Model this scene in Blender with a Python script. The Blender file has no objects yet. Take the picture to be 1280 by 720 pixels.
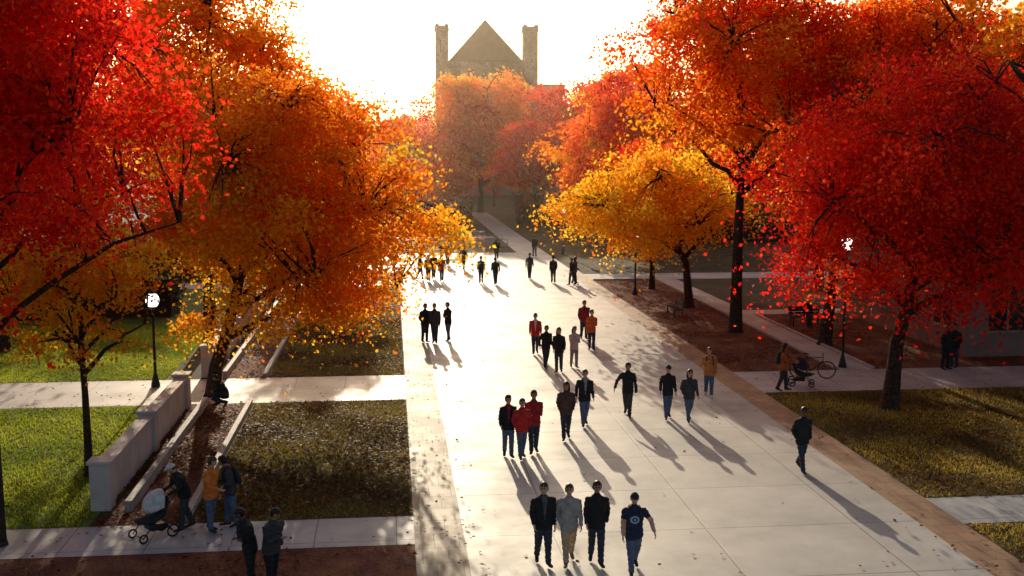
import bpy, math, random
import numpy as np
from mathutils import Vector, Matrix
R=math.radians
SUN_EL=R(16.0); SUN_AZ=R(-2.0)
scene=bpy.context.scene
COL=scene.collection
random.seed(4)

# ------------------------------------------------------------------ materials
def new_mat(name):
    m=bpy.data.materials.new(name); m.use_nodes=True
    nt=m.node_tree
    for n in list(nt.nodes): nt.nodes.remove(n)
    out=nt.nodes.new('ShaderNodeOutputMaterial')
    return m,nt,out
def N(nt,t,**kw):
    n=nt.nodes.new(t)
    for k,v in kw.items(): setattr(n,k,v)
    return n
def ramp(nt,stops):
    r=N(nt,'ShaderNodeValToRGB'); e=r.color_ramp.elements
    while len(e)<len(stops): e.new(0.5)
    for i,(p,c) in enumerate(stops):
        e[i].position=p; e[i].color=(c[0],c[1],c[2],1)
    return r
def noise_mat(name,stops,scale=3.0,rough=0.8,bump=0.0,bscale=40,detail=8,spec=0.3,fine=None,bd=.03):
    m,nt,out=new_mat(name)
    tc=N(nt,'ShaderNodeTexCoord')
    nz=N(nt,'ShaderNodeTexNoise'); nz.inputs['Scale'].default_value=scale; nz.inputs['Detail'].default_value=detail
    nt.links.new(tc.outputs['Object'],nz.inputs['Vector'])
    r=ramp(nt,stops); nt.links.new(nz.outputs['Fac'],r.inputs['Fac'])
    p=N(nt,'ShaderNodeBsdfPrincipled'); p.inputs['Roughness'].default_value=rough
    p.inputs['Specular IOR Level'].default_value=spec
    col=r.outputs['Color']
    if fine:
        n2=N(nt,'ShaderNodeTexNoise'); n2.inputs['Scale'].default_value=fine; n2.inputs['Detail'].default_value=4
        nt.links.new(tc.outputs['Object'],n2.inputs['Vector'])
        mr=N(nt,'ShaderNodeMapRange'); mr.inputs[1].default_value=.3; mr.inputs[2].default_value=.7
        mr.inputs[3].default_value=.55; mr.inputs[4].default_value=1.4
        nt.links.new(n2.outputs['Fac'],mr.inputs[0])
        mx=N(nt,'ShaderNodeVectorMath',operation='SCALE')
        nt.links.new(col,mx.inputs[0]); nt.links.new(mr.outputs[0],mx.inputs['Scale']); col=mx.outputs[0]
    nt.links.new(col,p.inputs['Base Color'])
    if bump>0:
        nb=N(nt,'ShaderNodeTexNoise'); nb.inputs['Scale'].default_value=bscale; nb.inputs['Detail'].default_value=5
        nt.links.new(tc.outputs['Object'],nb.inputs['Vector'])
        b=N(nt,'ShaderNodeBump'); b.inputs['Strength'].default_value=bump; b.inputs['Distance'].default_value=bd
        nt.links.new(nb.outputs['Fac'],b.inputs['Height']); nt.links.new(b.outputs[0],p.inputs['Normal'])
    nt.links.new(p.outputs[0],out.inputs[0])
    return m
def paving_mat(name,c1,c2,mortar,bw,bh,rough,spec=0.5,ms=0.008,offset=0.0):
    m,nt,out=new_mat(name)
    tc=N(nt,'ShaderNodeTexCoord')
    br=N(nt,'ShaderNodeTexBrick'); br.offset=offset; br.inputs['Scale'].default_value=1
    br.inputs['Brick Width'].default_value=bw; br.inputs['Row Height'].default_value=bh
    br.inputs['Mortar Size'].default_value=ms; br.inputs['Mortar Smooth'].default_value=.3
    br.inputs['Color1'].default_value=(*c1,1); br.inputs['Color2'].default_value=(*c2,1); br.inputs['Mortar'].default_value=(*mortar,1)
    nt.links.new(tc.outputs['Object'],br.inputs['Vector'])
    n1=N(nt,'ShaderNodeTexNoise'); n1.inputs['Scale'].default_value=.55; n1.inputs['Detail'].default_value=9; n1.inputs['Roughness'].default_value=.65
    nt.links.new(tc.outputs['Object'],n1.inputs['Vector'])
    mr=N(nt,'ShaderNodeMapRange'); mr.inputs[1].default_value=.3; mr.inputs[2].default_value=.7; mr.inputs[3].default_value=.68; mr.inputs[4].default_value=1.14
    nt.links.new(n1.outputs['Fac'],mr.inputs[0])
    sc=N(nt,'ShaderNodeVectorMath',operation='SCALE'); nt.links.new(br.outputs['Color'],sc.inputs[0]); nt.links.new(mr.outputs[0],sc.inputs['Scale'])
    n2=N(nt,'ShaderNodeTexNoise'); n2.inputs['Scale'].default_value=30; n2.inputs['Detail'].default_value=3
    nt.links.new(tc.outputs['Object'],n2.inputs['Vector'])
    p=N(nt,'ShaderNodeBsdfPrincipled'); p.inputs['Specular IOR Level'].default_value=spec
    nt.links.new(sc.outputs[0],p.inputs['Base Color'])
    mr2=N(nt,'ShaderNodeMapRange'); mr2.inputs[1].default_value=.3; mr2.inputs[2].default_value=.7; mr2.inputs[3].default_value=rough+.08; mr2.inputs[4].default_value=rough-.06
    nt.links.new(n1.outputs['Fac'],mr2.inputs[0]); nt.links.new(mr2.outputs[0],p.inputs['Roughness'])
    ad=N(nt,'ShaderNodeMath',operation='MULTIPLY_ADD'); ad.inputs[1].default_value=-1.0
    nt.links.new(br.outputs['Fac'],ad.inputs[0]); nt.links.new(n2.outputs['Fac'],ad.inputs[2])
    b=N(nt,'ShaderNodeBump'); b.inputs['Strength'].default_value=.35; b.inputs['Distance'].default_value=.007
    nt.links.new(ad.outputs[0],b.inputs['Height']); nt.links.new(b.outputs[0],p.inputs['Normal'])
    nt.links.new(p.outputs[0],out.inputs[0])
    return m
def attr_leaf_mat(name,trans=0.5,gain=1.0,rough=.55):
    m,nt,out=new_mat(name)
    a=N(nt,'ShaderNodeAttribute'); a.attribute_name='Col'
    p=N(nt,'ShaderNodeBsdfPrincipled'); p.inputs['Roughness'].default_value=rough; p.inputs['Specular IOR Level'].default_value=.2
    nt.links.new(a.outputs['Color'],p.inputs['Base Color'])
    t=N(nt,'ShaderNodeBsdfTranslucent')
    s=N(nt,'ShaderNodeVectorMath',operation='SCALE'); s.inputs['Scale'].default_value=gain
    nt.links.new(a.outputs['Color'],s.inputs[0]); nt.links.new(s.outputs[0],t.inputs['Color'])
    mx=N(nt,'ShaderNodeMixShader'); mx.inputs[0].default_value=trans
    nt.links.new(p.outputs[0],mx.inputs[1]); nt.links.new(t.outputs[0],mx.inputs[2]); nt.links.new(mx.outputs[0],out.inputs[0])
    return m
_fab={}
def fabric(c,rough=.85,kind='fabric'):
    k=(tuple(round(x,3) for x in c),kind)
    if k in _fab: return _fab[k]
    lo=[x*.75 for x in c]; hi=[x*1.25 for x in c]
    m=noise_mat(kind,[(.3,lo),(.7,hi)],scale=9,rough=rough,bump=.2,bscale=60,detail=3,bd=.004)
    _fab[k]=m; return m

M_path=paving_mat('concrete_paving',(.44,.415,.39),(.405,.385,.36),(.20,.18,.165),3.5,3.0,.58,.44,.022)
M_walk=paving_mat('footpath_concrete',(.42,.41,.41),(.38,.37,.37),(.2,.2,.2),1.8,2.0,.6,.4,.02)
M_bandL=paving_mat('pale_stone_band',(.28,.215,.165),(.22,.17,.13),(.10,.085,.07),.55,.9,.65,.3,.014,offset=.5)
M_bandR=paving_mat('brick_band',(.34,.20,.11),(.26,.145,.085),(.14,.09,.07),.5,.55,.55,.4,.015,offset=.5)
M_ground=noise_mat('ground_soil',[(.3,(.035,.022,.012)),(.5,(.06,.042,.016)),(.72,(.10,.058,.026))],scale=.35,rough=.95,bump=.6,bscale=12,fine=9)
M_mulch=noise_mat('leaf_litter',[(.3,(.08,.024,.014)),(.5,(.15,.048,.024)),(.7,(.23,.09,.035))],scale=1.2,rough=.95,bump=.8,bscale=14,fine=14)
M_lawnD=noise_mat('dry_lawn',[(.3,(.035,.022,.01)),(.5,(.07,.048,.014)),(.75,(.13,.10,.024))],scale=.6,rough=.95,bump=.8,bscale=18,fine=16)
M_lawnG=noise_mat('green_lawn',[(.3,(.05,.08,.008)),(.55,(.11,.17,.014)),(.75,(.18,.22,.02))],scale=.7,rough=.95,bump=.8,bscale=18,fine=16)
M_kerb=noise_mat('kerb_concrete',[(.3,(.30,.27,.25)),(.7,(.44,.40,.37))],scale=3,rough=.7,bump=.2,bscale=30,fine=20,bd=.005)
M_wall=noise_mat('wall_concrete',[(.3,(.46,.40,.36)),(.55,(.58,.51,.46)),(.75,(.64,.57,.52))],scale=1.3,rough=.75,bump=.2,bscale=25,bd=.004)
M_bark=noise_mat('bark',[(.3,(.022,.013,.009)),(.7,(.08,.048,.03))],scale=9,rough=.95,bump=1.0,bscale=22,fine=25)
M_leaf=attr_leaf_mat('leaf',.74,1.14)
M_grass=attr_leaf_mat('grass_blade',.5,1.5)
M_black=noise_mat('black_metal',[(.3,(.012,.012,.012)),(.7,(.03,.03,.03))],scale=8,rough=.4)
M_steel=noise_mat('steel',[(.3,(.2,.2,.2)),(.7,(.35,.35,.35))],scale=8,rough=.35)
M_rubber=noise_mat('rubber',[(.3,(.01,.01,.01)),(.7,(.025,.025,.025))],scale=8,rough=.8)
M_stone=noise_mat('limestone',[(.3,(.24,.18,.14)),(.7,(.34,.27,.22))],scale=.5,rough=.9,bump=.2,bscale=4,fine=3)
M_roof=noise_mat('slate_roof',[(.3,(.035,.022,.018)),(.7,(.065,.045,.036))],scale=1,rough=.9,fine=6)
M_glass=noise_mat('window_glass',[(.3,(.02,.025,.03)),(.7,(.05,.055,.06))],scale=1,rough=.15,spec=.6)
M_brick=paving_mat('red_brick',(.34,.115,.07),(.25,.085,.055),(.25,.2,.17),.24,.08,.85,.2,.01,offset=.5)
M_hedge=attr_leaf_mat('hedge_leaf',.35,1.0)

# ------------------------------------------------------------------ mesh helpers
class MB:
    def __init__(s): s.v=[]; s.f=[]; s.m=[]
    def add(s,vs,fs,mi=0):
        o=len(s.v); s.v.extend([tuple(map(float,p)) for p in vs])
        for f in fs: s.f.append(tuple(i+o for i in f)); s.m.append(mi)
    def box(s,x0,x1,y0,y1,z0,z1,mi=0):
        s.add([(x0,y0,z0),(x1,y0,z0),(x1,y1,z0),(x0,y1,z0),(x0,y0,z1),(x1,y0,z1),(x1,y1,z1),(x0,y1,z1)],
              [(0,3,2,1),(4,5,6,7),(0,1,5,4),(1,2,6,5),(2,3,7,6),(3,0,4,7)],mi)
    def tube(s,pts,rad,n=8,mi=0,ref=None,cap=True):
        pts=np.array(pts,float); k=len(pts)
        T=np.zeros_like(pts); T[1:-1]=pts[2:]-pts[:-2]; T[0]=pts[1]-pts[0]; T[-1]=pts[-1]-pts[-2]
        T/= (np.linalg.norm(T,axis=1,keepdims=True)+1e-9)
        if ref is None:
            m=np.abs(T).mean(0); ref=np.zeros(3); ref[int(np.argmin(m))]=1
        ref=np.array(ref,float)
        a=np.arange(n)*2*math.pi/n; ca,sa=np.cos(a),np.sin(a)
        vs=[]
        for i in range(k):
            u=ref-ref.dot(T[i])*T[i]; u/=np.linalg.norm(u)+1e-9; w=np.cross(T[i],u)
            r=rad[i]; ra,rb=(r if hasattr(r,'__len__') else (r,r))
            vs.extend(pts[i]+np.outer(ca*ra,u)+np.outer(sa*rb,w))
        fs=[]
        for i in range(k-1):
            for j in range(n):
                j2=(j+1)%n; fs.append((i*n+j,i*n+j2,(i+1)*n+j2,(i+1)*n+j))
        if cap:
            vs.append(pts[0]); vs.append(pts[-1]); c0=k*n; c1=c0+1
            for j in range(n):
                j2=(j+1)%n; fs.append((c0,j2,j)); fs.append((c1,(k-1)*n+j,(k-1)*n+j2))
        s.add(vs,fs,mi)
    def ball(s,c,r,nu=10,nv=7,mi=0):
        c=np.array(c,float); r=(r,r,r) if not hasattr(r,'__len__') else r
        vs=[]; fs=[]
        for i in range(1,nv):
            th=math.pi*i/nv
            for j in range(nu):
                ph=2*math.pi*j/nu
                vs.append((c[0]+r[0]*math.sin(th)*math.cos(ph),c[1]+r[1]*math.sin(th)*math.sin(ph),c[2]+r[2]*math.cos(th)))
        for i in range(nv-2):
            for j in range(nu):
                j2=(j+1)%nu; fs.append((i*nu+j,(i+1)*nu+j,(i+1)*nu+j2,i*nu+j2))
        vs.append((c[0],c[1],c[2]+r[2])); vs.append((c[0],c[1],c[2]-r[2])); t=len(vs)-2; b=t+1
        for j in range(nu):
            j2=(j+1)%nu; fs.append((t,j,j2)); fs.append((b,(nv-2)*nu+j2,(nv-2)*nu+j))
        s.add(vs,fs,mi)
    def torus(s,c,R_,r,axis='x',n=28,k=6,mi=0):
        vs=[];fs=[]
        for i in range(n):
            a=2*math.pi*i/n
            for j in range(k):
                b=2*math.pi*j/k; q=R_+r*math.cos(b); h=r*math.sin(b)
                if axis=='x': vs.append((c[0]+h,c[1]+q*math.cos(a),c[2]+q*math.sin(a)))
                else: vs.append((c[0]+q*math.cos(a),c[1]+q*math.sin(a),c[2]+h))
        for i in range(n):
            for j in range(k):
                fs.append((i*k+j,((i+1)%n)*k+j,((i+1)%n)*k+(j+1)%k,i*k+(j+1)%k))
        s.add(vs,fs,mi)
    def obj(s,name,mats,smooth=False,parent=None,loc=(0,0,0),rz=0,bevel=0):
        me=bpy.data.meshes.new(name); me.from_pydata(s.v,[],s.f)
        for m in mats: me.materials.append(m)
        me.polygons.foreach_set('material_index',s.m)
        if smooth: me.polygons.foreach_set('use_smooth',[True]*len(s.f))
        me.update()
        o=bpy.data.objects.new(name,me); COL.objects.link(o); o.location=loc; o.rotation_euler=(0,0,rz)
        if parent: o.parent=parent
        if bevel:
            b=o.modifiers.new('b','BEVEL'); b.width=bevel; b.segments=2; b.limit_method='ANGLE'
        return o
def empty(name,loc=(0,0,0),rz=0):
    o=bpy.data.objects.new(name,None); COL.objects.link(o); o.location=loc; o.rotation_euler=(0,0,rz); o.empty_display_size=.3
    return o
def quads_mesh(name,V,C,mat,tri=False):
    k=3 if tri else 4
    n=len(V)//k
    me=bpy.data.meshes.new(name)
    me.vertices.add(len(V)); me.vertices.foreach_set('co',V.astype(np.float32).ravel())
    me.loops.add(len(V)); me.loops.foreach_set('vertex_index',np.arange(len(V),dtype=np.int32))
    me.polygons.add(n); me.polygons.foreach_set('loop_start',np.arange(n,dtype=np.int32)*k)
    me.polygons.foreach_set('loop_total',np.full(n,k,dtype=np.int32))
    me.update(calc_edges=True)
    at=me.color_attributes.new('Col','FLOAT_COLOR','POINT')
    cc=np.ones((len(V),4),np.float32); cc[:,:3]=np.repeat(C,k,axis=0)
    at.data.foreach_set('color',cc.ravel())
    me.materials.append(mat)
    return me
def leaf_quads(c,size,rng,upbias=.0,flat=False):
    n=len(c)
    nr=rng.normal(size=(n,3)); nr[:,2]=np.abs(nr[:,2])+upbias
    if flat: nr=rng.normal(size=(n,3))*.18; nr[:,2]=1
    nr/=np.linalg.norm(nr,axis=1,keepdims=True)
    t=rng.normal(size=(n,3)); t-= (t*nr).sum(1,keepdims=True)*nr; t/=np.linalg.norm(t,axis=1,keepdims=True)
    b=np.cross(nr,t); s=size[:,None]
    V=np.stack([c-t*s*.5, c+b*s*.38-t*s*.05+nr*s*.08, c+t*s*.55, c-b*s*.38-t*s*.05+nr*s*.08],1)
    return V.reshape(-1,3)

# palettes
RED=[((.80,.024,.012),4),((.84,.055,.014),3),((.64,.016,.016),2),((.85,.14,.018),1)]
REDOR=[((.84,.085,.012),3),((.87,.18,.015),3),((.76,.035,.014),2),((.87,.28,.02),1)]
ORANGE=[((.88,.25,.012),4),((.88,.34,.018),3),((.87,.16,.012),2),((.88,.46,.03),1)]
GOLD=[((.88,.50,.025),4),((.88,.39,.02),3),((.86,.56,.04),2),((.62,.47,.04),.4),((.88,.25,.016),1)]
def pick(pal,n,rng):
    c=np.array([p[0] for p in pal]); w=np.array([p[1] for p in pal],float); w/=w.sum()
    return c[rng.choice(len(c),n,p=w)]

def tree_meshes(h,cr,z0,seed,pal,nleaf=26000,leaf=.16,tr=.22,nt=230,pal2=None,crown_off=(0,0)):
    rng=np.random.default_rng(seed)
    B=MB()
    cx,cy=crown_off; zc=(z0+h)/2; rz=(h-z0)/2
    fork=max(1.8,z0*.75)
    top=np.array([cx*.8,cy*.8,h*.78])
    tp=[]; rr=[]
    K=9
    for i in range(K):
        t=i/(K-1); p=np.array([0,0,0])*(1-t)+top*t
        p[0]+=math.sin(t*5+seed)*.12*t*h/10; p[1]+=math.cos(t*4+seed*2)*.12*t*h/10
        if t*h*.78<fork: p[0]*=.5;p[1]*=.5
        tp.append(p); rr.append(tr*(1-t)**.8+.015)
    rr[0]=tr*1.0
    tp=[tp[0]+np.array([0,0,-.1]),tp[0]+np.array([0,0,.12])]+tp[1:]; rr=[tr*1.7,tr*1.2]+rr[1:]
    B.tube(tp,rr,10)
    segs=[]
    nl=11
    for i in range(nl):
        a=2*math.pi*i*.382*1.0+rng.uniform(-.3,.3); t=(i+.3)/nl
        zs=fork+(h*.66-fork)*t**1.1
        q=zs/(h*.78); s=top*q; s[2]=zs
        if zs<fork*1.05: s[:2]*=.6
        el=.15+.9*t
        rad=cr*(.86-.25*t)*rng.uniform(.75,1.05)
        e=np.array([cx+math.cos(a)*rad, cy+math.sin(a)*rad, min(h-.5,zs+rad*math.tan(el)*.75+rz*.15)])
        e[2]=max(e[2],z0+.4*rz*0.6)
        P=[]; Rr=[]
        for j in range(7):
            u=j/6; p=s*(1-u)+e*u; p[2]+=math.sin(u*math.pi)*rad*.10; 
            p+=rng.normal(size=3)*.10*(u*(1-u)*4)*cr/4
            P.append(p); Rr.append(tr*.48*(1-.4*t)*(1-u)**.9+.018)
        B.tube(P,Rr,7); segs.append((np.array(P),np.array(Rr)))
    for i in range(3,len(tp)): segs.append((np.array([tp[i-1],tp[i]]),np.array([rr[i-1],rr[i]])))
    LP=np.concatenate([s[0] for s in segs])
    d=rng.normal(size=(nt*2,3)); d/=np.linalg.norm(d,axis=1,keepdims=True)
    rad=rng.uniform(.12,1,nt*2)**.55
    lump=1+.20*np.sin(d[:,0]*4+seed)*np.cos(d[:,1]*5+seed*1.7)+.14*np.sin(d[:,2]*7+seed*.6)
    d=d*(rad*lump)[:,None]
    P=d*np.array([cr,cr,rz])+np.array([cx,cy,zc])
    zz=(P[:,2]-z0)/(h-z0); sh=np.clip(1.12-.45*np.clip(zz,0,1)**1.6,.4,1.2)
    P[:,0]=cx+(P[:,0]-cx)*sh; P[:,1]=cy+(P[:,1]-cy)*sh
    P=P[P[:,2]>z0-.6][:nt]; nt=len(P)
    cl=[];cc=[]
    per=int(nleaf/nt)
    ccol=pick(pal,nt,rng)
    if pal2 is not None:
        c2=pick(pal2,nt,rng); f=((P[:,2]-z0)/(h-z0)+rng.normal(size=nt)*.22 + .25*np.sin(P[:,0]*.8+seed))<.45
        ccol=np.where(f[:,None],c2,ccol)
    for i in range(nt):
        dd=LP-P[i]; w=(dd**2).sum(1)+ (dd[:,2]>0)*2.0
        k=int(np.argmin(w)); s=LP[k]; e=P[i]; L=np.linalg.norm(e-s)
        if L>.3:
            pts=[]
            for j in range(4):
                u=j/3; p=s*(1-u)+e*u; p[2]+=math.sin(u*math.pi)*L*.12; p+=rng.normal(size=3)*.04*L*(u*(1-u)*4)
                pts.append(p)
            B.tube(pts,[.03+.008*L,.024+.004*L,.018,.008],5,cap=False)
        sg=cr*rng.uniform(.08,.135)
        m=int(per*rng.uniform(.5,1.5)); m1=int(m*.16)
        g=rng.normal(size=(m,3))*np.array([sg,sg,sg*.5])+e
        if m1>0:
            u=rng.uniform(.35,1,m1)[:,None]; g[:m1]=s*(1-u)+e*u+rng.normal(size=(m1,3))*np.array([.20,.20,.14])*cr/4
        g[:,2]-=((g[:,0]-e[0])**2+(g[:,1]-e[1])**2)*.25/max(.3,sg)
        c=np.repeat(ccol[i][None],m,0)*rng.uniform(.86,1.14,(m,1))
        sw=rng.random(m)<.10; c[sw]=pick(pal,int(sw.sum()),rng)
        cl.append(g); cc.append(c)
    cl=np.concatenate(cl); cc=np.clip(np.concatenate(cc),0,.88)
    size=leaf*rng.uniform(.7,1.3,len(cl))
    V=leaf_quads(cl,size,rng)
    me=quads_mesh('foliage',V,cc,M_leaf)
    tm=bpy.data.meshes.new('trunk_and_limbs'); tm.from_pydata(B.v,[],B.f); tm.materials.append(M_bark)
    tm.polygons.foreach_set('use_smooth',[True]*len(B.f)); tm.update()
    return tm,me
def place_tree(name,loc,ms,rz=0,sc=1):
    e=empty(name,(loc[0],loc[1],0),rz); e.scale=(sc,sc,sc)
    for n,me in (('trunk_and_limbs',ms[0]),('foliage',ms[1])):
        o=bpy.data.objects.new(n,me); COL.objects.link(o); o.parent=e
    return e

# ------------------------------------------------------------------ ground & paving
def sheet(name,x0,x1,y0,y1,z,mat):
    b=MB(); b.add([(x0,y0,z),(x1,y0,z),(x1,y1,z),(x0,y1,z)],[(0,1,2,3)])
    return b.obj(name,[mat])
sheet('ground',-1500,1500,-60,3000,0,M_ground)
sheet('main_walkway_pavement',1.5,12.0,2,78,.016,M_path)
sheet('stone_paving_band',.4,1.5,2,78,.014,M_bandL)
sheet('brick_paving_band',12.0,13.0,2,78,.014,M_bandR)
sheet('far_walkway_pavement',10.2,12.6,78,150,.016,M_path)
sheet('plaza_pavement',-3,10.19,78,92,.012,M_walk)
for i,(x0,x1,y0,y1) in enumerate([(-30,.4,23.7,25.6),(-30,.4,38.0,42.2),(13,40,23.7,25.6),(13,40,37.7,41.4),(13,60,72,75.5),(17.3,18.6,41.41,71.99),(-30,.4,70,73),(-16,-3,84,87),(18.61,50,56,57.6)]):
    sheet('footpath',x0,x1,y0,y1,.012,M_walk)
lawns=[('lawn',-4.75,.39,25.61,37.99,M_lawnD),('lawn',-4.75,.39,42.21,69.9,M_lawnD),('lawn',-30,-7.0,25.61,37.99,M_lawnG),('lawn',-30,-8.4,42.21,69.9,M_lawnG),
 ('lawn',13.01,40,25.61,37.69,M_lawnD),('leaf_bed',13.01,17.29,41.41,71.9,M_mulch),('leaf_bed',18.61,40,41.41,55.9,M_mulch),('lawn',13.01,40,8,23.69,M_lawnD),('leaf_bed',-20,.39,8,23.69,M_mulch),
 ('leaf_bed',-6.7,-4.95,25.61,37.99,M_mulch),('leaf_bed',-6.7,-4.95,42.21,69.9,M_mulch),('lawn',13.01,60,75.6,140,M_lawnD),('lawn',-60,-3.1,92,140,M_lawnD)]
for n,x0,x1,y0,y1,m in lawns: sheet(n,x0,x1,y0,y1,.006,m)
def kerb(x0,x1,y0,y1,h=.12,name='kerb'):
    b=MB(); b.box(x0,x1,y0,y1,-.05,h); return b.obj(name,[M_kerb],bevel=.015)
kerb(-4.95,-4.78,25.7,37.9,.16); kerb(-4.95,-4.78,42.3,69.5,.16)
kerb(-6.42,-6.25,26.6,37.9,.28); kerb(-6.42,-6.25,42.3,69.5,.28)
kerb(17.14,17.28,41.5,71.9,.10); kerb(18.62,18.76,41.5,55.9,.10)
kerb(13.02,17.1,71.76,71.9,.1)
def wall(y0,y1,h0,h1,x=-7.0,name='retaining_wall'):
    e=empty(name,(x,0,0)); b=MB()
    b.add([(-.14,y0,-.1),(.14,y0,-.1),(.14,y1,-.1),(-.14,y1,-.1),(-.14,y0,h0),(.14,y0,h0),(.14,y1,h1),(-.14,y1,h1)],[(0,3,2,1),(4,5,6,7),(0,1,5,4),(1,2,6,5),(2,3,7,6),(3,0,4,7)])
    b.obj('wall_body',[M_wall],parent=e,bevel=.01)
    b=MB(); b.add([(-.19,y0,h0),(.19,y0,h0),(.19,y1,h1),(-.19,y1,h1),(-.19,y0,h0+.09),(.19,y0,h0+.09),(.19,y1,h1+.09),(-.19,y1,h1+.09)],[(0,3,2,1),(4,5,6,7),(0,1,5,4),(1,2,6,5),(2,3,7,6),(3,0,4,7)])
    b.obj('coping',[M_wall],parent=e,bevel=.015)
    n=max(2,int((y1-y0)/3.6)); b=MB()
    for i in range(n+1):
        y=y0+(y1-y0)*i/n; hh=h0+(h1-h0)*i/n
        b.box(-.24,.24,y-.24,y+.24,-.1,hh+.14); b.box(-.29,.29,y-.29,y+.29,hh+.14,hh+.22)
    b.obj('piers',[M_wall],parent=e,bevel=.015)
wall(27,37.4,1.0,1.0); wall(42.8,68,1.0,.9)

# ------------------------------------------------------------------ grass & fallen leaves
def scatter_grass(name,regs,n,rng,hgt=.07):
    P=[];C=[]
    tot=sum((r[1]-r[0])*(r[3]-r[2]) for r in regs)
    for (x0,x1,y0,y1,c1,c2) in regs:
        k=int(n*(x1-x0)*(y1-y0)/tot)
        p=np.stack([rng.uniform(x0,x1,k),rng.uniform(y0,y1,k),np.full(k,.006)],1)
        f=np.clip(.5+.35*np.sin(p[:,0]*1.3+np.sin(p[:,1]*.9)*2)+.35*np.sin(p[:,1]*1.1+p[:,0]*.5)+rng.normal(size=k)*.25,0,1)[:,None]  # wavy mix to the yellower tone puts sunlit patches into the blade colour
        P.append(p);C.append(np.array(c1)*(1-f)+np.array(c2)*f)
    P=np.concatenate(P);C=np.concatenate(C);k=len(P)
    a=rng.uniform(0,math.pi*2,k); w=.012+.01*rng.random(k); h=hgt*rng.uniform(.5,1.4,k)
    d=np.stack([np.cos(a)*w,np.sin(a)*w,np.zeros(k)],1)
    tip=P+np.stack([rng.normal(size=k)*.03,rng.normal(size=k)*.03,h],1)
    V=np.stack([P-d,P+d,tip],1).reshape(-1,3)
    o=bpy.data.objects.new(name,quads_mesh(name,V,C,M_grass,tri=True)); COL.objects.link(o)
rng=np.random.default_rng(11)
br=((.06,.038,.013),(.19,.15,.03)); gr=((.14,.19,.012),(.36,.40,.03)); rr_=((.10,.06,.018),(.38,.28,.045))
scatter_grass('grass',[(-4.7,.35,25.65,37.9,*br),(-16,-7.2,25.65,37.9,*gr),(13.05,24,25.65,37.6,*rr_),(13.05,17,17,23.6,*rr_),
  (-4.7,.35,42.3,60,*br),(-20,-8.5,42.3,56,*gr)],190000,rng)
def scatter_leaves(name,regs,rng,pal,size=.09):
    P=[]
    for (x0,x1,y0,y1,k) in regs:
        x=rng.uniform(x0,x1,k); y=rng.uniform(y0,y1,k)
        keep=rng.random(k)<np.clip(.45+.5*np.sin(x*1.1+2*np.sin(y*.37))*np.sin(y*.8+x*.3),.08,1)
        P.append(np.stack([x,y,np.full(k,.035)+rng.random(k)*.03],1)[keep])
    P=np.concatenate(P); V=leaf_quads(P,size*rng.uniform(.7,1.4,len(P)),rng,flat=True)
    C=pick(pal,len(P),rng)*rng.uniform(.4,1.0,(len(P),1))
    o=bpy.data.objects.new(name,quads_mesh(name,V,C,M_leaf)); COL.objects.link(o)
FALL=[((.34,.06,.02),3),((.48,.15,.03),3),((.28,.035,.015),3),((.6,.3,.05),1.2),((.15,.06,.03),3)]
scatter_leaves('fallen_leaves',[(-4.7,.4,25.6,38,8000),(-6.9,-4.9,25.6,38,6500),(-20,.4,14,23.6,11000),(-4.7,.4,42,70,10000),(-6.9,-4.9,42,70,7000),(-16,-7.1,25.6,38,1600),
  (13,24,25.6,37.6,9200),(13,17.2,41.4,72,16000),(18.7,34,41.4,56,16000),(13,24,15,23.6,4000),(13,40,76,110,5000)],rng,FALL)
scatter_leaves('fallen_leaves',[(.4,1.9,18,75,600),(11.4,13,18,75,600),(1.9,11.5,18,75,300),(-16,.4,23.7,25.6,260),(-16,.4,38,42,300),(13,25,37.7,41.4,300)],rng,FALL,.085)

# ------------------------------------------------------------------ trees
place_tree('maple_tree',(-8.6,24.6),tree_meshes(14.5,4.6,6.0,1,RED,62000,.125,.13,nt=380,pal2=RED))
place_tree('maple_tree',(-8.05,29.8),tree_meshes(7.6,2.3,3.6,2,GOLD,14000,.11,.10,nt=110))
place_tree('maple_tree',(-14.5,35),tree_meshes(15.5,6.0,5.0,3,RED,56000,.15,.25,nt=340,pal2=REDOR))
place_tree('maple_tree',(-6.3,39.3),tree_meshes(11.2,4.8,2.6,4,ORANGE,80000,.14,.24,nt=420,pal2=GOLD,crown_off=(2.8,-.5)))
place_tree('maple_tree',(-8.2,51),tree_meshes(17.5,5.0,6.8,5,ORANGE,44000,.17,.28,nt=290,pal2=GOLD))
place_tree('maple_tree',(-16.5,49),tree_meshes(17,5.0,7.5,6,REDOR,40000,.175,.28,nt=260,pal2=ORANGE))
place_tree('maple_tree',(-4.6,66),tree_meshes(12.5,4.2,3.4,7,GOLD,26000,.2,.22,nt=210,pal2=ORANGE,crown_off=(1.2,0)),0,.7)
# right
place_tree('maple_tree',(16.4,35.0),tree_meshes(11.6,5.6,4.0,11,RED,80000,.133,.26,nt=450,pal2=RED,crown_off=(1.2,-.5)))
place_tree('maple_tree',(16.0,50.7),tree_meshes(18,5.8,8.4,12,REDOR,46000,.175,.28,nt=310,pal2=ORANGE))
place_tree('maple_tree',(18.9,47.0),tree_meshes(15.5,5.0,7.2,13,REDOR,32000,.165,.26,nt=240,pal2=RED,crown_off=(2.5,0)))
place_tree('maple_tree',(16.0,59.0),tree_meshes(8.4,5.6,3.6,14,GOLD,34000,.17,.24,nt=260,pal2=GOLD,crown_off=(-1.6,0)))
t15=tree_meshes(14.5,5.8,4,15,REDOR,28000,.25,.28,nt=240,pal2=ORANGE)
t16=tree_meshes(17.5,6.5,4.5,16,ORANGE,30000,.28,.3,nt=240,pal2=REDOR)
t17=tree_meshes(15,6.2,4,17,RED,28000,.28,.28,nt=230)
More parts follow.
